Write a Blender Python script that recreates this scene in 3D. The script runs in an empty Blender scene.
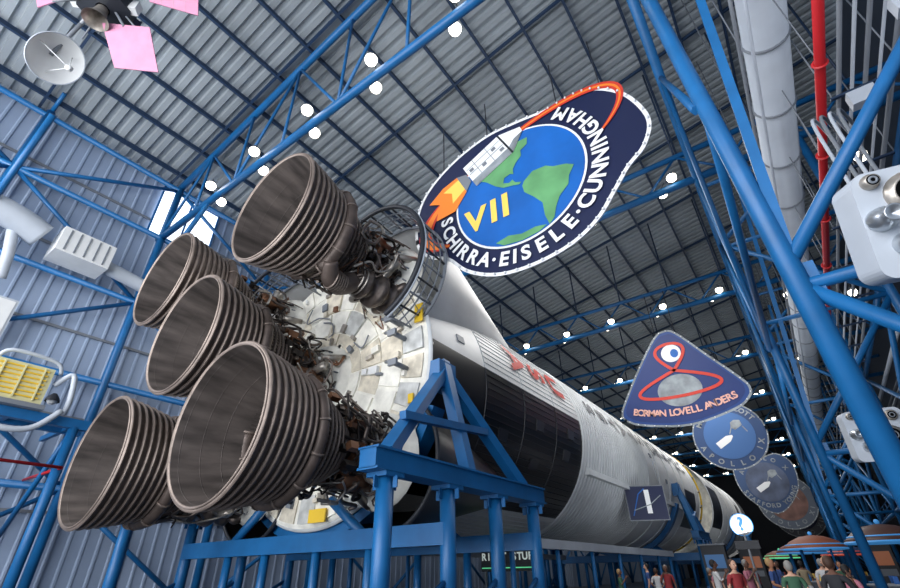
import bpy, bmesh, math, random
from math import sin,cos,pi,radians,atan2,sqrt
from mathutils import Vector, Matrix
random.seed(7)
H=1.6   # eye height; builders use z relative to eye level
scene=bpy.context.scene
scene.view_settings.view_transform='Standard'
scene.view_settings.look='None'

# ------------------------------------------------------------ materials
def lin(c):
    return tuple(((v/255.0)/12.92 if v/255.0<=0.04045 else ((v/255.0+0.055)/1.055)**2.4) for v in c)
def mat(name,rgb,rough=0.6,metal=0.0,noise=0.0,nscale=3.0,emit=0.0,bump=0.0,dark=0.6,stretch=(1,1,1)):
    m=bpy.data.materials.new(name);m.use_nodes=True;nt=m.node_tree
    b=nt.nodes['Principled BSDF'];c=lin(rgb)
    b.inputs['Base Color'].default_value=(*c,1);b.inputs['Roughness'].default_value=rough;b.inputs['Metallic'].default_value=metal
    if emit>0:
        b.inputs['Emission Color'].default_value=(*c,1);b.inputs['Emission Strength'].default_value=emit
    if noise>0 or bump>0:
        tc=nt.nodes.new('ShaderNodeTexCoord');mp=nt.nodes.new('ShaderNodeMapping');mp.inputs['Scale'].default_value=stretch
        n=nt.nodes.new('ShaderNodeTexNoise');n.inputs['Scale'].default_value=nscale;n.inputs['Detail'].default_value=5
        nt.links.new(tc.outputs['Object'],mp.inputs[0]);nt.links.new(mp.outputs[0],n.inputs['Vector'])
        if noise>0:
            r=nt.nodes.new('ShaderNodeValToRGB');r.color_ramp.elements[0].position=0.35;r.color_ramp.elements[1].position=0.65
            d=tuple(v*(1-noise*dark) for v in c);u=tuple(min(1,v*(1+noise*0.25)) for v in c)
            r.color_ramp.elements[0].color=(*d,1);r.color_ramp.elements[1].color=(*u,1)
            nt.links.new(n.outputs['Fac'],r.inputs[0]);nt.links.new(r.outputs[0],b.inputs['Base Color'])
        if bump>0:
            bp=nt.nodes.new('ShaderNodeBump');bp.inputs['Strength'].default_value=bump;bp.inputs['Distance'].default_value=0.05
            nt.links.new(n.outputs['Fac'],bp.inputs['Height']);nt.links.new(bp.outputs[0],b.inputs['Normal'])
    return m
STEEL=mat('blue_steel_paint',(20,98,156),0.42,0,0.25,1.5)
STEELD=mat('blue_steel_paint_dark',(30,52,80),0.5)
WALLM=mat('wall_panel_grey',(150,167,192),0.6,0,0.15,0.4)
CEILM=mat('roof_deck_metal',(160,168,174),0.4,0.15,0.25,0.3)
FLOORM=mat('floor_concrete',(80,84,92),0.35,0,0.3,0.6)
HULLW=mat('hull_white',(228,229,228),0.42,0,0.28,0.7,stretch=(1,.4,1))
HULLG=mat('hull_light_grey',(208,212,214),0.45,0,0.2,0.8)
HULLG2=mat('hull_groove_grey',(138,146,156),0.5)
BLK=mat('hull_black',(10,10,12),0.35)
SHIELD=mat('heat_shield_white',(240,238,228),0.6,0,0.6,1.6,bump=0.5,dark=0.35)
SHIELD2=mat('heat_shield_cream',(222,214,196),0.65,0,0.5,2.5,bump=0.5)
SHIELD3=mat('heat_shield_grey',(196,198,196),0.65,0,0.5,2.5,bump=0.4)
NOZO=mat('nozzle_outer',(98,86,80),0.5,0.35,0.6,2.5,stretch=(1,.5,1))
NOZI=mat('nozzle_inner',(96,88,84),0.6,0.25,0.95,1.6,stretch=(1.6,.25,1.6))
NOZR=mat('nozzle_band',(130,117,109),0.45,0.4,0.4,3)
PIPE=mat('engine_metal',(114,104,98),0.38,0.7,0.5,5)
PIPEL=mat('engine_metal_light',(172,166,158),0.35,0.6,0.4,6)
PIPED=mat('engine_metal_dark',(54,48,45),0.5,0.5,0.4,5)
COPPER=mat('engine_copper',(132,94,70),0.45,0.6,0.3,5)
WHITE=mat('white_paint',(228,230,230),0.5,0,0.08,2)
DUCT=mat('duct_white',(190,198,208),0.45,0,0.15,1)
RED=mat('red_paint',(190,32,38),0.45)
YEL=mat('yellow_paint',(232,192,50),0.5)
CREAM=mat('cream_paint',(214,208,160),0.55)
GREY=mat('grey_paint',(120,126,134),0.5)
DARK=mat('dark_grey',(34,38,46),0.5)
CHROME=mat('silver_reflector',(190,196,202),0.32,0.85)
GLASSD=mat('dark_lens',(4,5,6),0.9);GLASSD.node_tree.nodes['Principled BSDF'].inputs['Specular IOR Level'].default_value=0.1
LAMP=mat('lamp_glow',(255,246,226),0.5,emit=9)
PINK=mat('pink_panel',(205,138,168),0.4,0,0.2,2)
GOLD=mat('gold_foil',(150,110,60),0.3,0.8,0.5,6)
NAVY=mat('patch_navy',(15,27,66),0.5)
PWHITE=mat('patch_white',(238,240,242),0.5)
PBLUE=mat('patch_blue',(8,98,184),0.5,0,0.35,.5)
PBLUE2=mat('patch_mid_blue',(24,66,134),0.5)
PGREEN=mat('patch_green',(100,162,108),0.5,0,0.4,1)
PRED=mat('patch_red',(206,56,40),0.5)
PORANGE=mat('patch_orange',(242,132,44),0.5)
PBROWN=mat('patch_brown',(128,92,84),0.5,0,0.7,.8)
PYEL=mat('patch_yellow',(250,210,96),0.5)
PGREY=mat('patch_grey',(150,158,164),0.5,0,0.7,1.2)
LETR=mat('letter_red',(184,60,52),0.5)
LETB=mat('letter_black',(60,66,76),0.5)

# ------------------------------------------------------------ mesh builder
class B:
    def __init__(s): s.v=[];s.f=[];s.m=[];s.sm=[];s.mats=[]
    def mi(s,m):
        if m not in s.mats: s.mats.append(m)
        return s.mats.index(m)
    def add(s,vs,fs,m,smooth=False):
        o=len(s.v);s.v+= [tuple(p) for p in vs];k=s.mi(m)
        for f in fs: s.f.append(tuple(i+o for i in f));s.m.append(k);s.sm.append(smooth)
    def frame(s,d):
        d=Vector(d).normalized();a=Vector((0,0,1)) if abs(d.z)<0.9 else Vector((1,0,0))
        x=d.cross(a).normalized();y=d.cross(x).normalized();return x,y
    def tube(s,p,q,r,m,n=8,r2=None,caps=True):
        s.path([p,q],[r,r if r2 is None else r2],m,n,False,caps)
    def path(s,pts,r,m,n=8,smooth_path=True,caps=True):
        P=[Vector(p) for p in pts]
        R=list(r) if isinstance(r,(list,tuple)) else [r]*len(P)
        if smooth_path and len(P)>2:
            Q=[];RR=[]
            for i in range(len(P)-1):
                p0=P[max(i-1,0)];p1=P[i];p2=P[i+1];p3=P[min(i+2,len(P)-1)]
                for k in range(5):
                    t=k/5;Q.append(0.5*((2*p1)+(p2-p0)*t+(2*p0-5*p1+4*p2-p3)*t*t+(3*p1-p0-3*p2+p3)*t**3));RR.append(R[i]*(1-t)+R[i+1]*t)
            Q.append(P[-1]);RR.append(R[-1]);P,R=Q,RR
        vs=[];fs=[];x=None
        for i,p in enumerate(P):
            d=(P[min(i+1,len(P)-1)]-P[max(i-1,0)])
            if d.length<1e-6: d=Vector((0,1,0))
            d.normalize()
            if x is None: x,_=s.frame(d)
            x=(x-d*x.dot(d))
            if x.length<1e-5: x,_=s.frame(d)
            x.normalize();y=d.cross(x)
            for k in range(n):
                a=2*pi*k/n;vs.append(p+(x*cos(a)+y*sin(a))*R[i])
        for i in range(len(P)-1):
            for k in range(n):
                k2=(k+1)%n;fs.append((i*n+k,i*n+k2,(i+1)*n+k2,(i+1)*n+k))
        s.add(vs,fs,m,True)
        if caps:
            o=len(s.v)-len(vs);kk=s.mi(m)
            s.f.append(tuple(o+k for k in reversed(range(n))));s.m.append(kk);s.sm.append(False)
            s.f.append(tuple(o+(len(P)-1)*n+k for k in range(n)));s.m.append(kk);s.sm.append(False)
    def box(s,c,d,m,rot=None):
        c=Vector(c);vs=[]
        for sx in(-1,1):
            for sy in(-1,1):
                for sz in(-1,1):
                    v=Vector((sx*d[0]/2,sy*d[1]/2,sz*d[2]/2))
                    if rot is not None: v=rot@v
                    vs.append(c+v)
        s.add(vs,[(0,1,3,2),(4,6,7,5),(0,4,5,1),(2,3,7,6),(0,2,6,4),(1,5,7,3)],m)
    def beam(s,p,q,w,h,m):
        p=Vector(p);q=Vector(q);d=(q-p);L=d.length;d.normalize()
        up=Vector((0,0,1)) if abs(d.z)<0.95 else Vector((0,1,0))
        x=d.cross(up).normalized();z=x.cross(d).normalized()
        rot=Matrix((x,d,z)).transposed();s.box((p+q)/2,(w,L,h),m,rot)
    def lathe(s,o,prof,m,n=48,axis='y',smooth=True,a0=0,a1=2*pi,rot=None):
        vs=[];fs=[];full=abs(a1-a0-2*pi)<1e-6;nn=n if full else n+1
        o=Vector(o)
        for (d,r) in prof:
            for k in range(nn):
                a=a0+(a1-a0)*k/n
                v=Vector((r*cos(a),d,r*sin(a))) if axis=='y' else (Vector((r*cos(a),r*sin(a),d)))
                if rot is not None: v=rot@v
                vs.append(o+v)
        for i in range(len(prof)-1):
            for k in range(n):
                k2=(k+1)%nn;fs.append((i*nn+k,(i+1)*nn+k,(i+1)*nn+k2,i*nn+k2))
        s.add(vs,fs,m,smooth)
    def torus(s,o,R,r,m,n=48,k=8,axis='y',a0=0,a1=2*pi,rot=None):
        pr=[(r*sin(2*pi*i/k),R+r*cos(2*pi*i/k)) for i in range(k+1)]
        s.lathe(o,pr,m,n,axis,True,a0,a1,rot)
    def sphere(s,c,r,m,n=12,sc=(1,1,1),rot=None):
        vs=[];fs=[];h=n//2
        for i in range(h+1):
            t=pi*i/h
            for k in range(n):
                a=2*pi*k/n;v=Vector((r*sc[0]*sin(t)*cos(a),r*sc[1]*sin(t)*sin(a),r*sc[2]*cos(t)))
                if rot is not None: v=rot@v
                vs.append(Vector(c)+v)
        for i in range(h):
            for k in range(n):
                fs.append((i*n+k,(i+1)*n+k,(i+1)*n+(k+1)%n,i*n+(k+1)%n))
        s.add(vs,fs,m,True)
    def poly(s,pts,m): s.add(pts,[tuple(range(len(pts)))],m)
    def disc(s,fn,cx,cz,rx,rz,off,m,n=40,rot=0,a0=0,a1=2*pi):
        pts=[]
        for k in range(n):
            a=a0+(a1-a0)*k/n;u=rx*cos(a);v=rz*sin(a)
            pts.append(fn(cx+u*cos(rot)-v*sin(rot),cz+u*sin(rot)+v*cos(rot),off))
        s.poly(pts,m)
    def ribbon(s,fn,pts,w,off,m):
        n=len(pts);vs=[];fs=[]
        for i,(x,z) in enumerate(pts):
            a=pts[max(i-1,0)];b=pts[min(i+1,n-1)];dx,dz=b[0]-a[0],b[1]-a[1];L=sqrt(dx*dx+dz*dz) or 1
            ww=w[i] if isinstance(w,(list,tuple)) else w
            vs.append(fn(x-dz/L*ww/2,z+dx/L*ww/2,off));vs.append(fn(x+dz/L*ww/2,z-dx/L*ww/2,off))
        for i in range(n-1): fs.append((2*i,2*i+1,2*i+3,2*i+2))
        s.add(vs,fs,m)
    def finish(s,name,parent=None,zoff=H,loc=None):
        xs=[v[0] for v in s.v];ys=[v[1] for v in s.v];zs=[v[2] for v in s.v]
        c=Vector(((min(xs)+max(xs))/2,(min(ys)+max(ys))/2,min(zs))) if loc is None else Vector(loc)
        me=bpy.data.meshes.new(name);me.from_pydata([(v[0]-c.x,v[1]-c.y,v[2]-c.z) for v in s.v],[],s.f)
        for m in s.mats: me.materials.append(m)
        for i,p in enumerate(me.polygons): p.material_index=s.m[i];p.use_smooth=s.sm[i]
        me.update();ob=bpy.data.objects.new(name,me);scene.collection.objects.link(ob)
        ob.location=(c.x,c.y,c.z+zoff)
        if parent is not None:
            ob.parent=parent;ob.matrix_parent_inverse=Matrix.Translation(-parent.location)
        return ob
def empty(name,loc):
    e=bpy.data.objects.new(name,None);scene.collection.objects.link(e);e.location=(loc[0],loc[1],loc[2]+H);e.empty_display_size=.3;return e

_gl={}
def glyph(ch,sub=0):
    k=(ch,sub)
    if k in _gl: return _gl[k]
    cu=bpy.data.curves.new('g','FONT');cu.body=ch;cu.align_x='CENTER';cu.align_y='CENTER';cu.size=1.35;cu.resolution_u=4;cu.offset=0.045
    ob=bpy.data.objects.new('g',cu);scene.collection.objects.link(ob);bpy.context.view_layer.update()
    me=bpy.data.meshes.new_from_object(ob.evaluated_get(bpy.context.evaluated_depsgraph_get()))
    bm=bmesh.new();bm.from_mesh(me);bmesh.ops.triangulate(bm,faces=bm.faces)
    if sub: bmesh.ops.subdivide_edges(bm,edges=bm.edges,cuts=sub,use_grid_fill=True);bmesh.ops.triangulate(bm,faces=bm.faces)
    bm.verts.ensure_lookup_table()
    r=([(v.co.x,v.co.y) for v in bm.verts],[tuple(v.index for v in f.verts) for f in bm.faces])
    bm.free();bpy.data.objects.remove(ob);bpy.data.meshes.remove(me);_gl[k]=r;return r
def put_text(b,fn,txt,cx,cz,size,off,m,rot=0,adv=None):
    adv=adv or size*0.78;n=len(txt)
    for i,ch in enumerate(txt):
        if ch==' ': continue
        u0=(i-(n-1)/2)*adv;vs,fs=glyph(ch)
        b.add([fn(cx+(u0+x*size)*cos(rot)-z*size*sin(rot),cz+(u0+x*size)*sin(rot)+z*size*cos(rot),off) for x,z in vs],fs,m)
def arc_text(b,fn,txt,cx,cz,R,a0,a1,size,off,m,outer=False):
    n=len(txt)
    wd=[{'I':.45,'·':.45,' ':.6,'M':1.15,'N':1.05}.get(c,1.0) for c in txt]
    tot=sum(wd)-wd[0]/2-wd[-1]/2;acc=-wd[0]/2
    for i,ch in enumerate(txt):
        t=(acc+wd[i]/2)/tot;acc+=wd[i]
        if ch==' ': continue
        a=a0+(a1-a0)*t;rot=a+pi/2 if not outer else a-pi/2
        px=cx+R*cos(a);pz=cz+R*sin(a);vs,fs=glyph(ch)
        b.add([fn(px+(x*cos(rot)-z*sin(rot))*size,pz+(x*sin(rot)+z*cos(rot))*size,off) for x,z in vs],fs,m)

# ------------------------------------------------------------ room shell
YB,YF=-14,128; XL,XR=-27,11
FZ=-1.6
b=B();b.box(((XL+XR)/2,(YB+YF)/2,FZ-0.1),(XR-XL,YF-YB,0.2),FLOORM);b.finish('floor')
b=B()
vs=[];fs=[];y=YB;prof=[]
while y<YF:
    for dy,dx in((0,0),(.42,0),(.47,.06),(.55,.06)): prof.append((y+dy,dx))
    y+=.6
for (yy,dx) in prof: vs+=[(XL+dx,yy,FZ),(XL+dx,yy,21.9)]
for i in range(len(prof)-1): fs.append((2*i,2*i+1,2*i+3,2*i+2))
b.add(vs,fs,WALLM)
b.box((XL-.15,(YB+YF)/2,10),(.2,YF-YB,23.2),WALLM)
for z in(2.5,6.5,10.5,14.5,18.5): b.box((XL+.1,(YB+YF)/2,z),(.1,YF-YB,.12),GREY)
b.finish('wall_left')
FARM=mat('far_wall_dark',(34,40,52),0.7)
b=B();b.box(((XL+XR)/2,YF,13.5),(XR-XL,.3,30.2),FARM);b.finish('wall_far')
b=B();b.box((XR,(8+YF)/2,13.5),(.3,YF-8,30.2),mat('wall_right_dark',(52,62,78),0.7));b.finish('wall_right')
def roofz(x): return 21.8+(x+27)*0.19
b=B();vs=[];fs=[];y=YB;prof=[]
while y<YF:
    for dy,dz in((0,0),(.28,0),(.34,.18),(.56,.18)): prof.append((y+dy,dz))
    y+=.62
for yy,dz in prof: vs+=[(XL-.3,yy,roofz(XL-.3)+dz),(XR+.3,yy,roofz(XR+.3)+dz)]
for i in range(len(prof)-1): fs.append((2*i,2*i+2,2*i+3,2*i+1))
b.add(vs,fs,CEILM)
b.finish('ceiling')
b=B();x=XL+1.2
while x<XR:
    z=roofz(x)-.2
    b.box((x,(YB+YF)/2,z),(.08,YF-YB,.26),STEELD);b.box((x,(YB+YF)/2,z-.14),(.15,YF-YB,.04),STEELD)
    x+=2.35
y=YB+7
while y<YF:
    b.beam((XL,y,roofz(XL)-.25),(XR,y,roofz(XR)-.25),.12,.2,STEELD);y+=7
b.finish('roof_purlins')
b=B();WIN=mat('window_daylight',(235,244,255),0.3,emit=2.0)
b.box((XL+.12,8.6,19.4),(.08,3.6,3.6),WIN)
for yy in(6.8,8.6,10.4): b.box((XL+.2,yy,19.4),(.1,.1,3.7),STEEL)
for zz in(17.6,21.2): b.box((XL+.2,8.6,zz),(.1,3.7,.12),STEEL)
b.finish('window_1')

# ------------------------------------------------------------ roof trusses
TY=[7.5+14*i for i in range(-1,9)]
ZB=17.3
LX=[-20.6,-16.8,-12.9,-9.0,-4.9,-.9]
for y in TY:
    b=B()
    b.tube((XL+.3,y,ZB),(XR-.2,y,ZB),.2,STEEL,8)
    if y<8:
        b.tube((XL+.3,y,roofz(XL)-.6),(XR-.2,y,roofz(XR)-.6),.2,STEEL,8)
        x=XL+.3;i=0
        while x<XR-4:
            b.tube((x,y,ZB),(x,y,roofz(x)-.6),.08,STEEL,6);b.tube((x,y,roofz(x)-.6) if i%2 else (x,y,ZB),(x+3.9,y,ZB) if i%2 else (x+3.9,y,roofz(x+3.9)-.6),.08,STEEL,6)
            x+=3.9;i+=1
    else:
        b.tube((XL+.3,y,ZB+1.9),(XR-.2,y,ZB+1.9),.16,STEEL,8);x=XL+.3;i=0
        while x<XR-2:
            za,zb=(ZB,ZB+1.9) if i%2 else (ZB+1.9,ZB)
            b.tube((x,y,za),(x+1.9,y,zb),.07,STEEL,6)
            if i%2==0: b.tube((x,y,ZB+1.9),(x,y,roofz(x)-.3),.06,STEELD,6)
            x+=1.9;i+=1
    b.finish('roof_truss')
# ------------------------------------------------------------ left wall steel frame
b=B();X=XL+.75
for y in [TY[0]+7*i for i in range(0,19)]:
    b.tube((X,y,FZ),(X,y,21.3),.2,STEEL,8)
    b.tube((X,y,21.3),(X+1.2,y,21.9),.1,STEEL,6)
zz=[-1.4,3.4,8.2,12.8,17.2,21.0]
for z in zz[1:]: b.tube((X,YB,z),(X,YF-.5,z),.15,STEEL,8)
for i,y in enumerate([TY[0]+7*i for i in range(0,18)]):
    for k in range(5):
        if (i+k)%2: b.tube((X,y,zz[k]),(X,y+7,zz[k+1]),.11,STEEL,6)
        else: b.tube((X,y+7,zz[k]),(X,y,zz[k+1]),.11,STEEL,6)
for y in (0.5,7.5):
    b.tube((X,y,12.8),(X+5,y,17.2),.13,STEEL,6)
b.finish('wall_bracing_frame')

# ------------------------------------------------------------ right laced columns
for y in TY[1:]:
    b=B();xa0,xa1=0.98,0.5
    def xa(z): return xa0+(xa1-xa0)*(z+1.6)/19.
    b.tube((xa(FZ),y,FZ),(xa(17.3),y,17.3),.155,STEEL,14);b.tube((4.9,y,FZ),(4.9,y,22),.17,STEEL,12)
    zl=[-1.0,3.45,8.7,12.8,16.6]
    for i,z in enumerate(zl):
        if not(y<8 and i==2): b.tube((xa(z),y,z),(4.9,y,z),.1,STEEL,8)
        if i<4:
            z2=zl[i+1]
            if i%2==1: b.tube((xa(z),y,z+.4),(4.9,y,z2),.11,STEEL,8)
            else: b.tube((4.9,y,z),(xa(z2),y,z2),.11,STEEL,8)
    b.beam((.86,y,3.5),(1.95,y,15.6),.16,.16,STEEL)
    b.box((xa(FZ),y,FZ+.03),(.7,.7,.06),STEEL);b.box((4.9,y,FZ+.03),(.7,.7,.06),STEEL)
    for z in (3.45,): b.box((xa(z)+.12,y,z+.1),(.3,.05,.5),STEEL)
    b.finish('steel_column')
b=B()
for z,r in((17.3,.18),(19.2,.15)):
    b.tube((.5,TY[1],z),(.5,YF-1,z),r,STEEL,8)
y=TY[1]
while y<YF-6: b.tube((.5,y,17.3),(.5,y+2,19.2),.07,STEEL,6);b.tube((.5,y+2,19.2),(.5,y+4,17.3),.07,STEEL,6);y+=4
for i in range(1,9):
    y0=TY[i];y1=y0+14
    b.tube((.75,y0,7.6),(.6,y1,7.6),.1,STEEL,6)
    b.tube((4.9,y0,3.45),(4.9,y1,3.45),.13,STEEL,6);b.tube((4.9,y0,9.5),(4.9,y1,9.5),.13,STEEL,6)
    b.tube((4.9,y0,3.45),(4.9,y1,9.5),.11,STEEL,6);b.tube((4.9,y0,9.5),(4.9,y1,3.45),.11,STEEL,6)
    b.tube((.6,y0,7.6),(.5,y0+7,17.3),.1,STEEL,6);b.tube((.5,y0+7,17.3),(.6,y1,7.6),.1,STEEL,6)
b.finish('longitudinal_girder')

# ------------------------------------------------------------ ducts and conduits right
b=B();yy=-2
b.tube((2.9,-3,12),(2.9,120,12),.52,DUCT,20)
while yy<110: b.torus((2.9,yy,12),.53,.04,GREY,20,6);yy+=2.5
for yy in range(-2,110,5): b.tube((2.9,yy,12.4),(2.9,yy,roofz(2.9)-.3),.03,GREY,5)
b.finish('air_duct')
b=B();b.tube((2.98,1,8.8),(2.98,30,8.8),.1,RED,10)
for yy in range(3,22,3): b.tube((2.98,yy,8.9),(2.98,yy,11.4),.015,GREY,4);b.torus((2.98,yy,8.8),.12,.03,RED,12,5)
b.finish('sprinkler_pipe')
b=B()
for i,(x,z,r,m) in enumerate([(3.6,9.6,.05,GREY),(3.85,9.6,.04,DUCT),(4.1,9.6,.05,GREY),(4.35,9.6,.035,DUCT),(4.6,9.6,.06,GREY),(2.2,10.2,.04,DUCT),(1.95,10.2,.04,GREY),(5.5,8.9,.1,DUCT),(6.1,8.9,.07,GREY),(6.6,9.3,.07,DUCT)]):
    b.tube((x,1,z),(x,60,z),r,m,8)
for y in range(2,60,3):
    b.box((4.1,y,9.5),(1.4,.08,.06),STEELD);b.tube((3.45,y,9.5),(3.45,y,12),.02,GREY,4);b.tube((4.8,y,9.5),(4.8,y,13),.02,GREY,4)
for (x,y,z) in((4.4,8.6,8.9),(3.9,11,9.2),(1.6,13.5,8.3)):
    b.box((x,y,z),(.5,.25,.4),DUCT)
b.finish('conduit_run')
b=B()
for i,x in enumerate((2.55,2.7,2.85,3.0)):
    b.path([(x,9.8,FZ),(x,9.8,4.5),(x,9.8,7.6),(x+.1,9.9,8.2),(x+.5,11,8.3)],.035,GREY if i%2 else DUCT,6)
for z in (0,2,4,6): b.box((2.78,9.8,z),(.6,.05,.06),STEELD)
b.finish('riser_conduits')
b=B();b.box((8,40,3.6),(5.6,60,.3),DARK)
for y in range(11,70,3): b.tube((5.3,y,3.7),(5.3,y,4.8),.03,STEEL,6)
for z in(4.0,4.4,4.8): b.tube((5.3,10,z),(5.3,70,z),.03,STEEL,6)
for y in range(12,70,8): b.tube((8,y,FZ),(8,y,3.6),.15,STEEL,8)
b.finish('mezzanine')

# ------------------------------------------------------------ lamps
b=B()
for y in TY[1:]:
    for x in LX:
        for dx,dy in((-.35,.5),(.35,-.5)):
            z=ZB+.15;b.tube((x+dx*.3,y,z+.4),(x+dx,y+dy,z+.45),.02,DARK,5)
            b.lathe((x+dx,y+dy,z+.2),[(-.02,.26),(.12,.2),(.28,.08),(.36,.03)],GREY,12,axis='z')
            b.sphere((x+dx,y+dy,z+.1),.25,LAMP,12,(1,1,.9))
for y in TY[2:]:
    for x,z in((3.2,16),(6.4,15)):
        b.tube((x,y,z+.3),(x,y,ZB),.02,DARK,5);b.lathe((x,y,z+.1),[(0,.26),(.12,.2),(.28,.08)],GREY,12,axis='z');b.sphere((x,y,z),.25,LAMP,12)
b.finish('high_bay_lamps')

# ------------------------------------------------------------ ROCKET
RX,RZ,RR=-13.7,6.35,5.03
rocket=empty('moon_rocket',(RX,40,RZ))
def cylv(y,r,a): return (RX+r*cos(a),y,RZ+r*sin(a))
b=B()
def hull(y0,y1,fr,matf,ystep,n=120):
    ys=[];y=y0
    while y<y1-1e-6: ys.append(y);y+=ystep
    ys.append(y1);vs=[];
    for y in ys:
        r=fr(y)
        for k in range(n): vs.append(cylv(y,r,2*pi*k/n))
    byM={}
    for i in range(len(ys)-1):
        for k in range(n):
            m=matf((ys[i]+ys[i+1])/2,((k+.5)*360/n+180)%360-180)
            byM.setdefault(m,[]).append((i*n+k,(i+1)*n+k,(i+1)*n+(k+1)%n,i*n+(k+1)%n))
    o=len(b.v);b.v+=vs
    for m,fl in byM.items():
        kk=b.mi(m)
        for f in fl: b.f.append(tuple(q+o for q in f));b.m.append(kk);b.sm.append(True)
BT=6
def m1(y,a):
    if y<24 and -54<a<BT: return BLK
    if y<24 and 120<a<177: return BLK
    return HULLW
hull(11,24,lambda y:RR,m1,1.0)
b.torus((RX,24,RZ),RR,.07,HULLG,96,6);b.torus((RX,11,RZ),RR,.1,HULLG,96,6)
# corrugated intertank: raised hoops with darker grooves between
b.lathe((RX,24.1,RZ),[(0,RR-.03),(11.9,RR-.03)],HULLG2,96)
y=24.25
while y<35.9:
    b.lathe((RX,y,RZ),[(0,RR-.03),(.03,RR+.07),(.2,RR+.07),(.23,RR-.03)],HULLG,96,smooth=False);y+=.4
b.torus((RX,36,RZ),RR,.07,HULLW,96,6)
def m2(y,a):
    if 47<y<51.5 and (-40<a<-2 or 50<a<90): return BLK
    return HULLW
hull(36.1,47,lambda y:RR,m2,1.0);hull(47,53,lambda y:RR+.01,m2,.5)
for y in(39,42,45,47,51.5,53): b.torus((RX,y,RZ),RR,.05,HULLG,96,6)
b.lathe((RX,53,RZ),[(0,RR),(.6,4.6),(1.4,3.6),(2.1,2.0),(2.4,0.01)],GREY,64)
b.lathe((RX,53,RZ),[(0,RR-.2),(-.05,RR)],HULLG,64)
for k in range(24):
    a=2*pi*k/24;b.tube(cylv(52.9,RR+.12,a),cylv(54.2,RR+.02,a+.06),.06,PIPE,5)
b.torus((RX,54.2,RZ),RR,.08,YEL,64,6)
for k in range(0,360,3):
    a=radians(k);aa=((k+180)%360-180);m=BLK if (-54<aa<BT) else HULLG
    b.beam(cylv(14.5,RR+.01,a),cylv(23.9,RR+.01,a),.03,.03,m)
GLOSSK=mat('black_panel_seam',(46,48,54),0.4)
for y in (14.5,17.6,20.8):
    b.torus((RX,y,RZ),RR,.025,HULLG,96,5,a0=radians(BT),a1=radians(120)); b.torus((RX,y,RZ),RR,.03,GLOSSK,60,5,a0=radians(-54),a1=radians(BT))
for (yy,ad) in ((13,-12),(16,-20),(19,-9),(19,-28),(22,-18),(22.4,-6)):
    p=Vector(cylv(yy,RR+.02,radians(ad)));b.box(p,(.06,.7,.45),GLOSSK,Matrix.Rotation(-radians(ad),3,'Y'))
for (yy,ad) in ((13,14),(38,12),(41,-5),(44,20)):
    p=Vector(cylv(yy,RR+.02,radians(ad)));b.box(p,(.05,.45,.3),GREY,Matrix.Rotation(-radians(ad),3,'Y'))
b.beam(cylv(24.5,RR+.12,radians(-22)),cylv(46.5,RR+.12,radians(-22)),.25,.3,HULLG)
b.finish('first_stage_hull',rocket)
b=B()
hull(60,66,lambda y:RR+(.03 if int(round((y-60)/.15))%4<2 else 0),lambda y,a:BLK if (-30<a<20) else HULLW,.15,96)
hull(66,84,lambda y:RR,lambda y,a:BLK if 79<y<82 and -30<a<15 else HULLW,1.0)
for y in(60,66,70,75,79,82,84): b.torus((RX,y,RZ),RR,.07,HULLG,96,6)
b.lathe((RX,60.3,RZ),[(0,RR-.1),(.4,4.2),(.8,0.01)],SHIELD,64)
b.lathe((RX,84,RZ),[(0,RR),(.6,4.6),(1.4,3.6),(2.1,2.0),(2.4,0.01)],GREY,64)
for (dx,dz) in((0,0),(2.4,2.4),(2.4,-2.4),(-2.4,2.4),(-2.4,-2.4)):
    b.lathe((RX+dx,57.8,RZ+dz),[(0,1.0),(.8,.85),(1.5,.55),(2.0,.25),(2.4,.4),(3,.4)],PIPED,32)
b.finish('second_stage_hull',rocket)
b=B()
hull(89,95,lambda y:5.03-(y-89)*.28,lambda y,a:BLK if a<10 and a>-60 else HULLW,.5)
hull(95,108,lambda y:3.35,lambda y,a:HULLW,1.0);hull(108,114,lambda y:3.35-(y-108)*.24,lambda y,a:HULLW,.5)
b.lathe((RX,114,RZ),[(0,1.95),(7,1.9),(10,.1)],PIPEL,48)
b.finish('third_stage_hull',rocket)
b=B()
def hull_letter(ch,y,adeg,size,m,lift=.09):
    vs,fs=glyph(ch,2);P=[]
    for (u,v) in vs:
        a=radians(adeg)-u*size/RR;P.append(cylv(y+v*size,RR+lift,a))
    b.add(P,fs,m)
for i,ch in enumerate('ASU'): hull_letter(ch,17.7+i*2.05,23,1.5,LETR)
for i,ch in enumerate('SETATS'): hull_letter(ch,26.5+i*2.0,22,1.35,LETB,.12)
for i,ch in enumerate('DETINU'): hull_letter(ch,39.5+i*2.0,22,1.35,LETB)
b.finish('hull_lettering',rocket)
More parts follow.
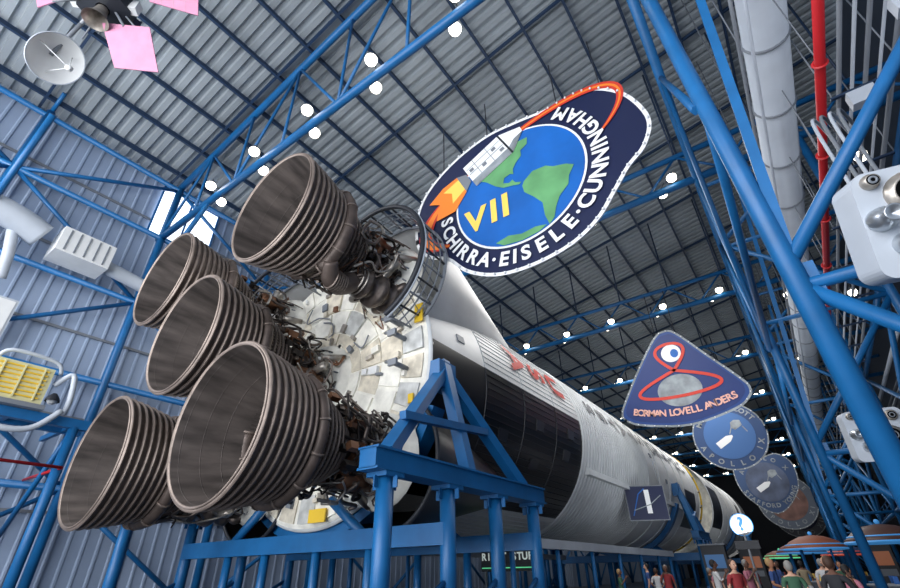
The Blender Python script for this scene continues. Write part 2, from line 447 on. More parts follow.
# heat shield base plate
b=B()
b.lathe((RX,10.9,RZ),[(.3,RR),(0,RR),(-.05,RR-.1),(-.05,0.01)],SHIELD,96,smooth=False)
random.seed(21)
n_=0
for r0,r1,nn in((1.0,2.0,10),(2.0,3.0,16),(3.0,4.0,22),(4.0,4.92,30)):  # quilted panels
    for k in range(nn):
        a0=2*pi*k/nn+.02;a1=2*pi*(k+1)/nn-.02;th=random.uniform(.02,.09);m=random.choice([SHIELD,SHIELD,SHIELD,SHIELD2,SHIELD3])
        vs=[];S=4
        for rr_ in(r0+.03,r1-.03):
            for j in range(S+1):
                a=a0+(a1-a0)*j/S
                for yy in(10.86,10.85-th): vs.append((RX+rr_*cos(a),yy,RZ+rr_*sin(a)))
        q=2*(S+1);fs=[]
        for j in range(S):
            i0=2*j;i1=2*j+2
            fs+=[(i0+1,i1+1,q+i1+1,q+i0+1),(i0,i0+1,i1+1,i1)[::-1],(q+i0,q+i1,q+i1+1,q+i0+1)[::-1]]
        fs+=[(0,1,q+1,q),(2*S,q+2*S,q+2*S+1,2*S+1)]
        b.add(vs,fs,m)
random.seed(3)
for i in range(60):
    a=random.uniform(0,2*pi);r=random.uniform(1.2,4.7);w=random.uniform(.12,.42)
    b.box((RX+r*cos(a),10.74,RZ+r*sin(a)),(w,.14,random.uniform(.08,.3)),random.choice([SHIELD2,WHITE,SHIELD,GREY,PIPEL,COPPER]),Matrix.Rotation(-a,3,'Y'))
for i in range(26): # harness lines
    a=random.uniform(0,2*pi);r=random.uniform(1.4,3.6);P=[]
    for k in range(4): P.append((RX+r*cos(a),10.68,RZ+r*sin(a)));a+=random.uniform(-.25,.25);r=min(4.8,r+random.uniform(.1,.5))
    b.path(P,.03,random.choice([PIPE,PIPED,COPPER,GREY]),5)
for (dx,dz) in((4.1,.6),(4.2,-.5),(3.9,1.2)):
    b.tube((RX+dx,10.8,RZ+dz),(RX+dx,10.1,RZ+dz),.09,GREY,8);b.box((RX+dx,10.1,RZ+dz),(.35,.1,.22),GREY);b.tube((RX+dx,10.1,RZ+dz),(RX+dx-.5,10.3,RZ+dz+.2),.06,GREY,6)
b.box((RX+4.75,10.7,RZ+1.4),(.35,.06,.7),YEL);b.box((RX+.7,10.7,RZ-4.7),(.8,.06,.4),YEL);b.box((RX+4.5,10.7,RZ-1.6),(.2,.06,.3),YEL)
for (dx,dz) in((3.265,3.265),(3.265,-3.265),(-3.265,3.265),(-3.265,-3.265),(0,0)):
    b.lathe((RX+dx,10.85,RZ+dz),[(0,1.5),(-.35,1.35),(-.4,1.15),(-.75,1.0),(-.8,.7)],SHIELD,24)
    for k in range(14):
        q=2*pi*k/14;b.tube((RX+dx+1.25*cos(q),10.85,RZ+dz+1.25*sin(q)),(RX+dx+1.12*cos(q),10.3,RZ+dz+1.12*sin(q)),.03,GREY,5)
b.finish('heat_shield',rocket)
# engine fairings
b=B()
for qi,(sx,sz) in enumerate(((1,1),(1,-1),(-1,1),(-1,-1))):
    cx,cz=RX+sx*3.3,RZ+sz*3.3;m=HULLW if sz>0 else BLK
    ca=atan2(sz,sx);N=40;S=12;vs=[];fs=[]
    yb=10.9; rb=2.45 if sz>0 else 2.1
    for i in range(S+1):
        t=i/S;y=yb+8.5*t;r=rb*(1-t)+.05
        ox=cx-cos(ca)*(-.35*t);oz=cz-sin(ca)*(-.35*t)
        for k in range(N+1):
            a=ca-pi*.62+pi*1.24*k/N;vs.append((ox+r*cos(a),y,oz+r*sin(a)))
    for i in range(S):
        for k in range(N): fs.append((i*(N+1)+k,(i+1)*(N+1)+k,(i+1)*(N+1)+k+1,i*(N+1)+k+1))
    b.add(vs,fs,m,True)
    b.torus((cx,10.9,cz),rb+.02,.07,GREY if sz>0 else DARK,40,8,a0=ca-pi*.62,a1=ca+pi*.62)
    if sz<0: continue
    b.torus((cx,9.5,cz),2.55,.09,DARK,40,8,a0=ca-pi*.62,a1=ca+pi*.62)
    b.torus((cx,9.58,cz),2.6,.05,DUCT,40,8,a0=ca-pi*.62,a1=ca+pi*.62)
    for k in range(19):
        a=ca-pi*.62+pi*1.24*k/18
        b.tube((cx+2.47*cos(a),10.9,cz+2.47*sin(a)),(cx+2.55*cos(a),9.5,cz+2.55*sin(a)),.04,DARK if k%2 else GREY,5)
        if k<18:
            a2=a+pi*1.24/18;b.tube((cx+2.47*cos(a),10.9,cz+2.47*sin(a)),(cx+2.55*cos(a2),9.5,cz+2.55*sin(a2)),.02,GREY,4)
    for yy in(9.9,10.2,10.55): b.torus((cx,yy,cz),2.5,.03,GREY,40,6,a0=ca-pi*.62,a1=ca+pi*.62)
b.finish('engine_fairings',rocket)

# engine mesh (local, axis +y, exit at y=0)
random.seed(11)
b=B()
outer=[(0,1.87),(.8,1.74),(1.6,1.55),(2.1,1.38),(2.6,1.16),(3.0,.95),(3.3,.76),(3.55,.58),(3.7,.5),(3.9,.53),(4.4,.58)]
def orad(d):
    for i in range(len(outer)-1):
        if outer[i][0]<=d<=outer[i+1][0]:
            t=(d-outer[i][0])/(outer[i+1][0]-outer[i][0]);return outer[i][1]*(1-t)+outer[i+1][1]*t
    return .5
b.lathe((0,0,0),outer,NOZO,72)
inner=[(d+.02,max(r-.06,.3)) for d,r in outer if d<3.8]
b.lathe((0,0,0),[(0,1.87),(-.03,1.85),(0.02,1.81)],NOZR,72)
b.lathe((0,0,0),[(0.02,1.81)]+inner[1:]+[(3.9,.44),(4.3,.48),(4.31,.01)],NOZI,72)
for k in range(90):
    a=2*pi*k/90
    b.path([((orad(d)-.062)*cos(a),d,(orad(d)-.062)*sin(a)) for d in (1.7,2.1,2.6,3.0,3.3)],.018,NOZI,4,False,False)
for k in range(72):
    a=2*pi*k/72
    b.path([((orad(d)+.005)*cos(a),d,(orad(d)+.005)*sin(a)) for d in (1.85,2.1,2.6,3.0,3.3,3.55)],.03,PIPE,4,False,False)
for d in (.06,.28,.5,.72,.94,1.16,1.38,1.58):
    b.torus((0,d,0),orad(d)+.025,.05,NOZR,72,6)
for d in (.2,.68,1.18): b.torus((0,d,0),orad(d)-.05,.012,NOZI,72,5)
for d in (2.05,2.28,2.5,2.72,2.94,3.15,3.35): b.torus((0,d,0),orad(d)+.04,.045,NOZR,64,6)
N=60;pts=[];rs=[]
for k in range(N):
    a=radians(-60)+radians(330)*k/(N-1);r=.22-.13*k/(N-1);R0=orad(1.82)+r*.6
    pts.append((R0*cos(a),1.82,R0*sin(a)));rs.append(r)
b.path(pts,rs,NOZO,12,False)
for k in range(0,N,5):
    a=radians(-60)+radians(330)*k/(N-1);r=.22-.13*k/(N-1);R0=orad(1.82)+r*.6
    p=Vector((R0*cos(a),1.82,R0*sin(a)));t=Vector((-sin(a),0,cos(a)))
    b.tube(p-t*.03,p+t*.03,r+.03,NOZR,12)
a=radians(-60);ex=[(1.7*cos(a+.25),1.8,1.7*sin(a+.25)),(1.8*cos(a-.02),2.2,1.8*sin(a-.02)),(1.65*cos(a-.1),2.75,1.65*sin(a-.1)),(1.35*cos(a),3.15,1.35*sin(a))]
b.path(ex,[.22,.3,.34,.36],NOZO,14)
for t in range(6): 
    p=Vector(ex[1]).lerp(Vector(ex[2]),t/5);b.torus(p,.33,.03,NOZR,16,6)
px,pz=1.15*cos(a),1.15*sin(a)
b.lathe((px,3.1,pz),[(0,.36),(.1,.46),(.45,.5),(.5,.56),(.6,.56),(.65,.42),(.95,.4),(1.0,.62),(1.2,.66),(1.3,.6),(1.35,.42),(1.6,.42),(1.65,.55),(1.85,.58),(1.95,.4),(2.15,.3),(2.2,.01)],PIPE,28)
for d in (3.25,3.42,3.65,4.2,4.85): b.torus((px,d,pz),.52,.035,PIPEL,28,6)
for k in range(16):
    q=2*pi*k/16;b.sphere((px+.58*cos(q),4.2,pz+.58*sin(q)),.05,PIPEL,6)
b.lathe((.95*cos(a+2.2),3.5,.95*sin(a+2.2)),[(0,.12),(.05,.25),(.7,.28),(.75,.2),(1.1,.2),(1.15,.01)],COPPER,20)
b.lathe((0,4.3,0),[(0,.58),(.02,.86),(.16,.88),(.2,.78),(.3,.74),(.5,.72),(.7,.6),(.8,.34),(.95,.22),(1.3,.22)],PIPE,36)
b.torus((0,4.36,0),.9,.06,PIPEL,36,8);b.torus((0,4.62,0),.82,.15,PIPE,36,10)
for k in range(24):
    q=2*pi*k/24;b.tube((.84*cos(q),4.26,.84*sin(q)),(.84*cos(q),4.52,.84*sin(q)),.035,PIPEL,6)
b.torus((0,3.95,0),.74,.12,PIPE,36,10)
for q in (a+1.0,a-1.0,a+2.6):
    b.path([(px,4.2,pz),(1.25*cos(q),4.3,1.25*sin(q)),(1.1*cos(q),4.5,1.1*sin(q)),(.85*cos(q),4.62,.85*sin(q))],.15,PIPEL,10)
for q in (a+.55,a-.55):
    b.path([(px,4.9,pz),(1.3*cos(q),5.0,1.3*sin(q)),(1.2*cos(q),5.25,1.2*sin(q)),(1.1*cos(q),5.6,1.1*sin(q))],.17,PIPE,10)
    for t in (5.1,5.2,5.3,5.4): b.torus((1.15*cos(q),t,1.15*sin(q)),.2,.025,PIPEL,14,6)
for q in (a+pi/2,a+pi,a-pi/2+.3):
    b.tube((.6*cos(q),3.9,.6*sin(q)),(1.45*cos(q),5.55,1.45*sin(q)),.08,WHITE,8);b.tube((.95*cos(q),4.5,.95*sin(q)),(1.35*cos(q),5.35,1.35*sin(q)),.14,PIPEL,10)
for i in range(120):
    q=random.uniform(0,2*pi);d=random.uniform(2.6,4.8);P=[]
    R0=max(orad(min(d,4.3))+.12,.62)+random.uniform(0,.55)
    for k in range(random.randint(3,6)):
        P.append((R0*cos(q),d,R0*sin(q)));q+=random.uniform(-.5,.5);d=min(5.4,max(2.3,d+random.uniform(-.35,.6)));R0=max(orad(min(d,4.3))+.1,min(1.5,R0+random.uniform(-.2,.25)))
    b.path(P,random.uniform(.02,.055),random.choice([PIPE,PIPEL,PIPED,PIPED,PIPE,PIPED,COPPER]),6)
for i in range(60):
    q=random.uniform(0,2*pi);d=random.uniform(2.9,4.9);R0=max(orad(min(d,4.3))+.12,.6)+random.uniform(0,.4);s=random.uniform(.08,.24)
    b.box((R0*cos(q),d,R0*sin(q)),(s,s*random.uniform(.6,2),s),random.choice([PIPE,PIPEL,PIPED,COPPER,PIPED]),Matrix.Rotation(q,3,'Y'))
eng=b.finish('rocket_engine_1',None,zoff=0,loc=(0,0,0))
pos=[(1,1,.2),(1,-1,2.3),(-1,-1,1.2),(-1,1,.6),(0,0,1.6)]
for i,(sx,sz,ro) in enumerate(pos):
    ob=eng if i==0 else bpy.data.objects.new('rocket_engine_%d'%(i+1),eng.data)
    if i: scene.collection.objects.link(ob)
    ob.location=(RX+sx*3.265,5.34,RZ+sz*3.265+H);ob.rotation_euler=(0,ro,0)
    ob.parent=rocket;ob.matrix_parent_inverse=Matrix.Translation(-rocket.location)

# ------------------------------------------------------------ support stands
def stand(y0,ys,big):
    b=B();xr,xl=-7.55,-19.85
    for x in(xr,xl):
        b.beam((x,ys[0]-.6,2.2),(x,ys[-1]+.5,2.2),.5,.42,STEEL)
        b.beam((x,ys[0]-.6,2.42),(x,ys[-1]+.5,2.42),.62,.05,STEEL);b.beam((x,ys[0]-.6,1.98),(x,ys[-1]+.5,1.98),.62,.05,STEEL)
        b.beam((x,ys[0]-.6,-1.1),(x,ys[-1]+.5,-1.1),.2,.2,STEEL)
        for i,y in enumerate(ys):
            b.tube((x,y,FZ),(x,y,2.0),.2,STEEL,14);b.box((x,y,FZ+.04),(.7,.7,.08),STEEL);b.box((x,y,1.9),(.6,.6,.1),STEEL)
            for k in range(4): b.box((x+.3*cos(k*pi/2),y+.3*sin(k*pi/2),1.75),(.12 if k%2==0 else .03,.03 if k%2==0 else .12,.25),STEEL)
            if i<len(ys)-1: b.tube((x,y,FZ+.3),(x,ys[i+1],-.1),.07,STEEL,6)
        sx=1 if x>RX else -1;ya=y0;ax=RX+sx*5.0
        b.beam((ax+sx*.25,ya,5.7),(x,ys[0],2.4),.36,.3,STEEL);b.beam((ax+sx*.25,ya,5.7),(x,ys[-1]-.6,2.4),.36,.3,STEEL)
        b.beam((ax+sx*.25,ya,6.0),(x,ya,2.3),.34,.34,STEEL);b.box((ax+sx*.2,ya,5.5),(.5,.9,.9),STEEL)
        b.beam((x,ys[0]+.5,3.4),(x-sx*.3,ya+1.5,3.9),.2,.2,STEEL)
        b.tube((x,ys[0]+.3,2.4),(x-sx*.6,ys[0]+1.6,3.9),.1,STEEL,8)
    for y in (ys[1],ys[-1]):
        b.beam((xl,y,.85),(xr,y,.85),.4,.5,STEEL)
        for x in(-17,-14.9,-12.4,-10.2): b.tube((x,y,FZ),(x,y,.7),.14,STEEL,8)
        b.tube((-17,y,.9),(-15.5,y,2.0),.15,STEEL,8);b.tube((-10.4,y,.9),(-12,y,2.0),.15,STEEL,8)
    b.lathe((RX,ya,RZ),[(-.3,RR+.06),(-.3,RR+.4),(.3,RR+.4),(.3,RR+.06)],STEEL,40,smooth=False,a0=radians(200),a1=radians(340))
    b.finish('rocket_support_stand')
stand(11.4,[8.0,10.35,12.7,15.1],True)
stand(43,[41.5,43,44.5],False)
stand(74,[72.5,74,75.5],False)
b=B()
for x in(-9.5,-17.9):
    for (y0,y1) in((16,40.8),(45.2,56)):
        b.beam((x,y0,1.0),(x,y1,1.0),.3,.35,DUCT)
    for y in (17,21,25,29,33,37,40,47,51,55): b.tube((x,y,FZ),(x,y,1.0),.1,STEEL,8)
b.finish('transport_rail')

# ------------------------------------------------------------ signage: mission patches
def plane_fn(y): return lambda x,z,o:(x,y-o,z)
def sign_base(b,fn,pts,m,th=.12,rim=PWHITE):
    n=len(pts)
    b.poly([fn(x,z,0) for x,z in pts],m);b.poly([fn(x,z,-th) for x,z in reversed(pts)],GREY)
    vs=[fn(x,z,.03) for x,z in pts]+[fn(x,z,-th) for x,z in pts]
    b.add(vs,[(i,(i+1)%n,n+(i+1)%n,n+i) for i in range(n)],rim)
    b.ribbon(fn,pts+[pts[0],pts[1]],.13,.02,rim)
def smooth_loop(P,k=6):
    out=[];n=len(P)
    for i in range(n):
        p0,p1,p2,p3=P[i-1],P[i],P[(i+1)%n],P[(i+2)%n]
        for j in range(k):
            t=j/k;out.append(tuple(0.5*((2*p1[c])+(p2[c]-p0[c])*t+(2*p0[c]-5*p1[c]+4*p2[c]-p3[c])*t*t+(3*p1[c]-p0[c]-3*p2[c]+p3[c])*t**3) for c in(0,1)))
    return out
def bulbs(b,fn,pts,step,r=.045):
    acc=0
    for i in range(len(pts)):
        p=pts[i-1];q=pts[i];L=math.hypot(q[0]-p[0],q[1]-p[1]);acc+=L
        if acc>step: acc=0;b.sphere(fn(q[0],q[1],.08),r,PWHITE,6)
def cables(b,fn,xs,z,ztop=17.3):
    for x in xs: b.tube(fn(x,z,-.05),fn(x,ztop,-.05),.025,DARK,5)
def rotp(L,cx,cz,a,s=1): return [(cx+s*(x*cos(a)-z*sin(a)),cz+s*(x*sin(a)+z*cos(a))) for x,z in L]
b=B();fn=plane_fn(11.2)
O=smooth_loop([(-9.5,11.26),(-9.5,12.8),(-8.9,13.9),(-7.6,14.75),(-6.0,15.15),(-4.6,15.0),(-3.3,14.75),(-2.3,14.75),(-1.43,14.33),(-.69,13.33),(-.33,11.93),(-.66,10.98),(-1.26,10.45),(-1.85,9.74),(-2.5,9.0),(-3.46,8.47),(-4.84,8.27),(-6.11,8.45),(-7.2,9.05),(-8.0,9.9),(-8.9,10.4)])
sign_base(b,fn,O,NAVY);bulbs(b,fn,O,.28)
C=(-4.95,11.85)
b.disc(fn,C[0],C[1],2.62,2.62,.03,PWHITE,64);b.disc(fn,C[0],C[1],2.54,2.54,.04,PBLUE,64)
def orbit(t):
    u=4.3*cos(t);v=1.7*sin(t);ro=radians(19);return (-4.95+u*cos(ro)-v*sin(ro),12.55+u*sin(ro)+v*cos(ro))
E=[];W=[]
for k in range(61):
    t=radians(112)-radians(160)*k/60;E.append(orbit(t));W.append(.06+.24*sin(pi*k/60)**.7)
b.ribbon(fn,E,W,.043,PRED);b.ribbon(fn,E,[w*.3 for w in W],.046,PORANGE)
E=[];W=[]
for k in range(41):
    t=radians(128)+radians(88)*k/40;E.append(orbit(t));W.append(.12+.55*sin(pi*k/40))
b.ribbon(fn,E,W,.043,PRED);b.ribbon(fn,E,[w*.55 for w in W],.046,PORANGE)
NA=[(-1.0,1.7),(-.6,1.95),(0,2.0),(.5,1.9),(1.0,1.75),(.9,1.45),(.6,1.35),(.55,1.1),(.3,.95),(.1,.75),(.05,.5),(-.05,.62),(-.3,.6),(-.4,.4),(-.2,.25),(-.05,.3),(0,.1),(.2,-.05),(.1,-.1),(-.15,.05),(-.45,.2),(-.7,.5),(-.95,.95),(-1.25,1.3)]
SA=[(.15,-.05),(.5,.15),(.95,.05),(1.15,-.15),(1.55,-.35),(1.75,-.55),(1.5,-.85),(1.4,-1.15),(1.05,-1.4),(.85,-1.7),(.7,-2.05),(.5,-2.2),(.45,-1.8),(.5,-1.3),(.3,-.9),(.05,-.5),(.05,-.2)]
b.poly([fn(x,z,.06) for x,z in rotp(NA,C[0],C[1],.2,1.05)],PGREEN);b.poly([fn(x,z,.06) for x,z in rotp(SA,C[0]+.15,C[1],.12,1.1)],PGREEN)
b.poly([fn(C[0]+x,C[1]+z,.06) for x,z in[(-1.0,-2.2),(-.5,-2.1),(0,-2.25),(.5,-2.2),(.9,-2.3),(.6,-2.45),(0,-2.52),(-.7,-2.42)]],PGREEN)
for ch,xx,zz_ in(('V',-1.75,-.82),('I',-.98,-.78),('I',-.5,-.76)): put_text(b,fn,ch,C[0]+xx,C[1]+zz_,1.05,.07,PYEL)
arc_text(b,fn,'SCHIRRA·EISELE·CUNNINGHAM',C[0],C[1],3.08,radians(184),radians(184+224),.55,.07,PWHITE)
A=radians(24);cc=(-6.0,13.75);kz=1.3
def cs(L): return rotp([(x*.95,z*kz) for x,z in L],*cc,A)
def cp(L,off,m): b.poly([fn(x,z,off) for x,z in cs(L)],m)
cp([(-1,-.55),(.9,-.55),(.9,.55),(-1,.55)],.075,PWHITE)
cp([(.95,-.55),(1.75,-.1),(1.8,.12),(.95,.55)],.075,PWHITE)
cp([(-1.05,-.2),(-1.05,.2),(-1.45,.42),(-1.45,-.42)],.075,GREY)
cp([(-1,-.55),(.9,-.55),(.9,-.25),(-1,-.25)],.08,PGREY);cp([(.95,-.55),(1.75,-.1),(1.3,-.1),(.95,-.25)],.08,PGREY)
for z0 in(-.35,.05,.32): b.ribbon(fn,cs([(-.95,z0),(.85,z0)]),.04,.085,PGREY)
for x0 in(-.5,.2): b.ribbon(fn,cs([(x0,-.55),(x0,.55)]),.03,.085,PGREY)
for (x0,z0) in((-.75,.18),(.45,.2),(.7,-.1),(-.2,-.05)): cp([(x0-.1,z0-.07),(x0+.1,z0-.07),(x0+.1,z0+.07),(x0-.1,z0+.07)],.09,GREY)
b.ribbon(fn,cs([(.92,-.55),(.92,.55)]),.08,.085,DARK)
cp([(-1.45,.42),(-1.45,-.42),(-2.3,-.75),(-3.2,-.5),(-2.7,0),(-3.1,.35),(-2.2,.5)],.07,PORANGE)
cp([(-1.45,.28),(-1.45,-.28),(-2.2,-.4),(-2.0,0),(-2.3,.3)],.073,PYEL)
cables(b,fn,(-8.2,-6,-3,-1.4),14.2)
b.finish('mission_patch_sign')
b=B();fn=plane_fn(32);O=smooth_loop([(-8.3,8.6),(-8.5,9.1),(-8.1,9.9),(-6.7,12.0),(-5.3,13.8),(-4.6,14.15),(-3.9,13.85),(-2.5,11.9),(-1.1,9.95),(-.8,9.3),(-1.0,8.75),(-1.9,8.2),(-4.5,7.7),(-7.2,8.1)],4)
sign_base(b,fn,O,PBLUE2,rim=PGREY);bulbs(b,fn,O,.4,.05)
OI=[(-4.6+(x+4.6)*.93,10.6+(z-10.6)*.93) for x,z in O];b.poly([fn(x,z,.02) for x,z in OI],mat('patch_deep_blue',(18,48,112),.5))
b.disc(fn,-4.6,9.95,1.35,1.05,.04,PGREY,32);b.disc(fn,-4.5,12.5,.62,.62,.04,PWHITE,24);b.disc(fn,-4.3,12.45,.25,.3,.05,PBLUE,16)
E=[]
for k in range(121):
    t=2*pi*k/120;c_=cos(t);E.append((-4.6+sin(2*t)*(.9 if c_>0 else 2.5),11.3+(1.9 if c_>0 else 1.75)*c_))
b.ribbon(fn,E,.2,.06,PRED)
arc_text(b,fn,'BORMAN LOVELL ANDERS',-4.6,18.5,9.95,radians(252.5),radians(287),.44,.08,mat('patch_text_rose',(232,178,164),.5))
cables(b,fn,(-5.2,-3.9),13.8);b.finish('mission_patch_sign')
def ring_pts(cx,cz,r,n=48): return [(cx+r*cos(2*pi*k/n),cz+r*sin(2*pi*k/n)) for k in range(n)]
def round_patch(y,cx,cz,r,base,inner,txt,top,shield=False):
    b=B();fn=plane_fn(y);O=ring_pts(cx,cz,r)
    if shield: O=smooth_loop([(cx-r,cz+.5*r),(cx-.6*r,cz+.95*r),(cx,cz+.85*r),(cx+.6*r,cz+.95*r),(cx+r,cz+.5*r),(cx+.85*r,cz-.4*r),(cx,cz-1.1*r),(cx-.85*r,cz-.4*r)],5)
    sign_base(b,fn,O,base,rim=PGREY);bulbs(b,fn,O,.5,.06)
    b.disc(fn,cx,cz,r*.7,r*.7,.04,inner,40)
    arc_text(b,fn,txt,cx,cz,r*.84,radians(200),radians(340),r*.15,.05,PGREY)
    arc_text(b,fn,top,cx,cz,r*.84,radians(150),radians(30),r*.15,.05,PGREY,True)
    A=.5
    b.poly([fn(x,z,.06) for x,z in rotp([(-1.3,-.4),(.2,-.4),(.8,-.1),(.8,.1),(.2,.4),(-1.3,.4)],cx-.3,cz-.4,A,r/4)],PWHITE)
    b.poly([fn(x,z,.06) for x,z in rotp([(-.5,-.4),(.5,-.4),(.7,.2),(.2,.6),(-.3,.6),(-.7,.1)],cx+.9,cz+.9,A,r/4)],PGREY)
    for q in(-.5,.5): b.ribbon(fn,[(cx+.9+q,cz+.7),(cx+.9+q*1.6,cz+.1)],.1,.065,PGREY)
    cables(b,fn,(cx-1,cx+1),cz+r*.85);b.finish('mission_patch_sign')
round_patch(55,-4.6,11.6,3.3,mat('patch_ring_blue',(38,70,118),.5),mat('patch_pale_blue',(56,102,162),.5),'APOLLO IX','MCDIVITT SCOTT')
round_patch(78,-3.9,9.9,3.5,mat('patch_dull_blue',(52,78,120),.5),mat('patch_slate',(84,96,124),.5,0,.8,.5),'STAFFORD YOUNG','APOLLO X',True)
round_patch(92,-3.0,8.7,3.8,mat('patch_dull_grey',(88,98,114),.5),PBROWN,'APOLLO XI','EAGLE')
round_patch(104,-2.4,8.0,3.8,mat('patch_dull_grey2',(84,88,98),.5),NAVY,'APOLLO XII','CONRAD')

b=B();c=Vector((-8.1,31.6,3.5));d=Vector((.6,-1,0)).normalized();rx=Vector((1,.6,0)).normalized()
def fb(x,z,o): return tuple(c+rx*x+Vector((0,0,z))+d*o)
O=[(-1.15,-.95),(1.15,-.95),(1.15,.95),(-1.15,.95)]
b.poly([fb(x,z,0) for x,z in O],NAVY);b.poly([fb(x,z,-.06) for x,z in reversed(O)],NAVY);b.ribbon(fb,O+[O[0]],.06,.02,GREY)
put_text(b,fb,'1',0.1,0,1.3,.03,PWHITE);b.ribbon(fb,[(-.9,-.7),(-.4,.5),(0,.8)],.06,.03,PBLUE);b.ribbon(fb,[(-.8,-.4),(.2,-.1),(.9,.4)],.05,.035,PGREY)
for x in(-1,1): b.tube(fb(x,.95,0),fb(x,2.5,-.3),.02,GREY,5)
b.finish('stage_number_banner')

# ------------------------------------------------------------ hanging spacecraft
sc=empty('hanging_spacecraft_model',(-12.8,-.2,15))
b=B()
cd=Vector((-14.4,-.3,13.6));n=Vector((.62,.45,-.62)).normalized();q=n.to_track_quat('Y','Z').to_matrix()
b.lathe(cd,[(.0,.74),(-.12,.65),(-.25,.45),(-.34,.22),(-.37,.01)],WHITE,40,rot=q)
b.lathe(cd,[(.0,.74),(.03,.77),(-.0,.78),(-.16,.68),(-.3,.47),(-.4,.22),(-.43,.01)],DUCT,40,rot=q)
tip=cd+n*.75
for k in range(3):
    v=q@Vector((.5*cos(k*2.09),-.2,.5*sin(k*2.09)));b.tube(cd+v,tip,.015,WHITE,5)
b.lathe(tip,[(-.1,.03),(-.05,.09),(.05,.09),(.08,.02)],WHITE,16,rot=q)
b.tube(cd-n*.35,(-13.6,-.3,14.7),.06,GREY,8);b.tube((-13.6,-.3,14.7),(-12.9,-.2,15.1),.06,GREY,8)
b.finish('dish_antenna',sc)
b=B()
b.lathe((-12.75,-.1,14.85),[(0,.2),(.05,.75),(.55,.8),(.6,.55),(1.1,.5),(1.2,.1)],DARK,8,axis='z',smooth=False)
b.lathe((-12.75,-.1,14.75),[(-.5,.35),(-.2,.2),(.1,.15)],PIPEL,24,axis='z')
for k in range(8):
    a=2*pi*k/8;b.box((-12.75+.8*cos(a),-.1+.8*sin(a),15.15),(.25,.25,.4),random.choice([GOLD,GREY,NAVY,WHITE]),Matrix.Rotation(a,3,'Z'))
for k in range(6):
    a=2*pi*k/6;b.tube((-12.75+.6*cos(a),-.1+.6*sin(a),14.9),(-12.75+1.1*cos(a),-.1+1.1*sin(a),14.4),.03,GREY,5)
for x in(-13.2,-12.3): b.tube((x,-.1,16),(x,-.1,22),.015,DARK,4)
b.finish('body',sc)
b=B()
def panel(P):
    P=[Vector(p) for p in P];nn=(P[1]-P[0]).cross(P[2]-P[0]).normalized()*.02
    b.add([p+nn for p in P]+[p-nn for p in P],[(0,1,2,3),(7,6,5,4),(0,4,5,1),(1,5,6,2),(2,6,7,3),(3,7,4,0)],PINK)
    for t in(.25,.5,.75):
        b.tube(P[0].lerp(P[1],t),P[3].lerp(P[2],t),.022,GREY,4);b.tube(P[0].lerp(P[3],t),P[1].lerp(P[2],t),.022,GREY,4)
panel([(-12.9,.07,14.5),(-11.8,.98,14.4),(-12.0,1.7,13.2),(-13.0,.86,13.3)])
panel([(-11.5,.65,15.0),(-10.5,1.7,14.7),(-10.1,1.2,15.8),(-11.2,.1,16.0)])
panel([(-14.6,-1.3,15.2),(-13.6,-.9,15.2),(-13.6,-1.4,16.2),(-14.6,-1.8,16.2)])
b.tube((-12.6,.1,15),(-12.4,.5,14.4),.04,GREY,6);b.tube((-12.3,0,15.2),(-11.3,.6,15.3),.04,GREY,6);b.tube((-13.2,-.3,15.3),(-14,-1.1,15.4),.04,GREY,6)
b.finish('solar_panels',sc)

# ------------------------------------------------------------ wall equipment left
b=B()
b.path([(-25.2,-6,14.3),(-25.2,-1,14.3),(-25.2,1.4,14.1),(-25.3,2.6,13.8)],.62,DUCT,18);b.torus((-25.2,0,14.3),.64,.05,GREY,20,6)
b.box((-25.2,4.2,13.7),(1.5,2.2,1.3),WHITE)
for k in range(5): b.box((-24.43,3.4+k*.4,13.7),(.04,.06,1.1),GREY)
b.path([(-25.3,5.2,13.6),(-25.3,8.5,13.2),(-25.4,11,12.9)],.35,DUCT,14)
b.path([(-25.4,1.6,13.6),(-25.4,1.9,12.4),(-25.8,2.1,11.4)],.22,DUCT,12)
b.finish('ventilation_duct')
b=B();b.box((-25.9,2.6,9.7),(.25,1.0,1.9),DUCT);b.box((-25.76,2.6,9.7),(.04,.8,1.7),WHITE);b.tube((-25.8,2.6,8.8),(-25.8,2.6,6.5),.05,GREY,6);b.finish('electrical_cabinet')
b=B()
b.box((-22.6,3.7,6.25),(1.2,1.8,1.35),CREAM)
for k in range(7): b.box((-21.97,3.7,5.75+k*.17),(.06,1.5,.05),YEL)
for yy in (3.1,3.7,4.3): b.box((-21.95,yy,6.25),(.06,.05,1.2),CREAM)
b.box((-22.6,3.7,5.47),(1.4,2.1,.16),GREY)
b.path([(-22.2,4.8,6.4),(-22.0,5.2,6.9),(-22.0,5.4,6.0),(-22.4,5.5,5.5)],.1,DUCT,8);b.path([(-22.6,2.9,7.0),(-22.4,3.2,7.4),(-22.4,4.6,7.35),(-22.4,4.9,6.9)],.07,DUCT,8)
b.path([(-22.0,2.5,4.9),(-22,3.5,4.6),(-22,4.6,4.7),(-22.0,5.3,5.5)],.11,DUCT,8)
b.finish('air_handling_unit')
b=B();b.beam((-22.4,-8,5.2),(-22.4,6.6,5.2),.3,.35,STEEL);b.beam((-23.6,-8,5.2),(-23.6,6.6,5.2),.2,.3,STEEL)
for y in range(-8,7,2): b.beam((-26.0,y,5.2),(-22.3,y,5.2),.15,.2,STEEL)
for y in(-6,0,6): b.tube((-22.4,y,FZ),(-22.4,y,5.1),.18,STEEL,10);b.tube((-26,y,1.5),(-22.5,y,5),.1,STEEL,6)
b.finish('equipment_platform')
b=B();b.tube((-22.0,-8,3.55),(-22.0,6.0,3.55),.06,RED,6);b.tube((-22.0,6,3.55),(-26,6,3.55),.06,RED,6);b.finish('fire_main_pipe')
b=B()
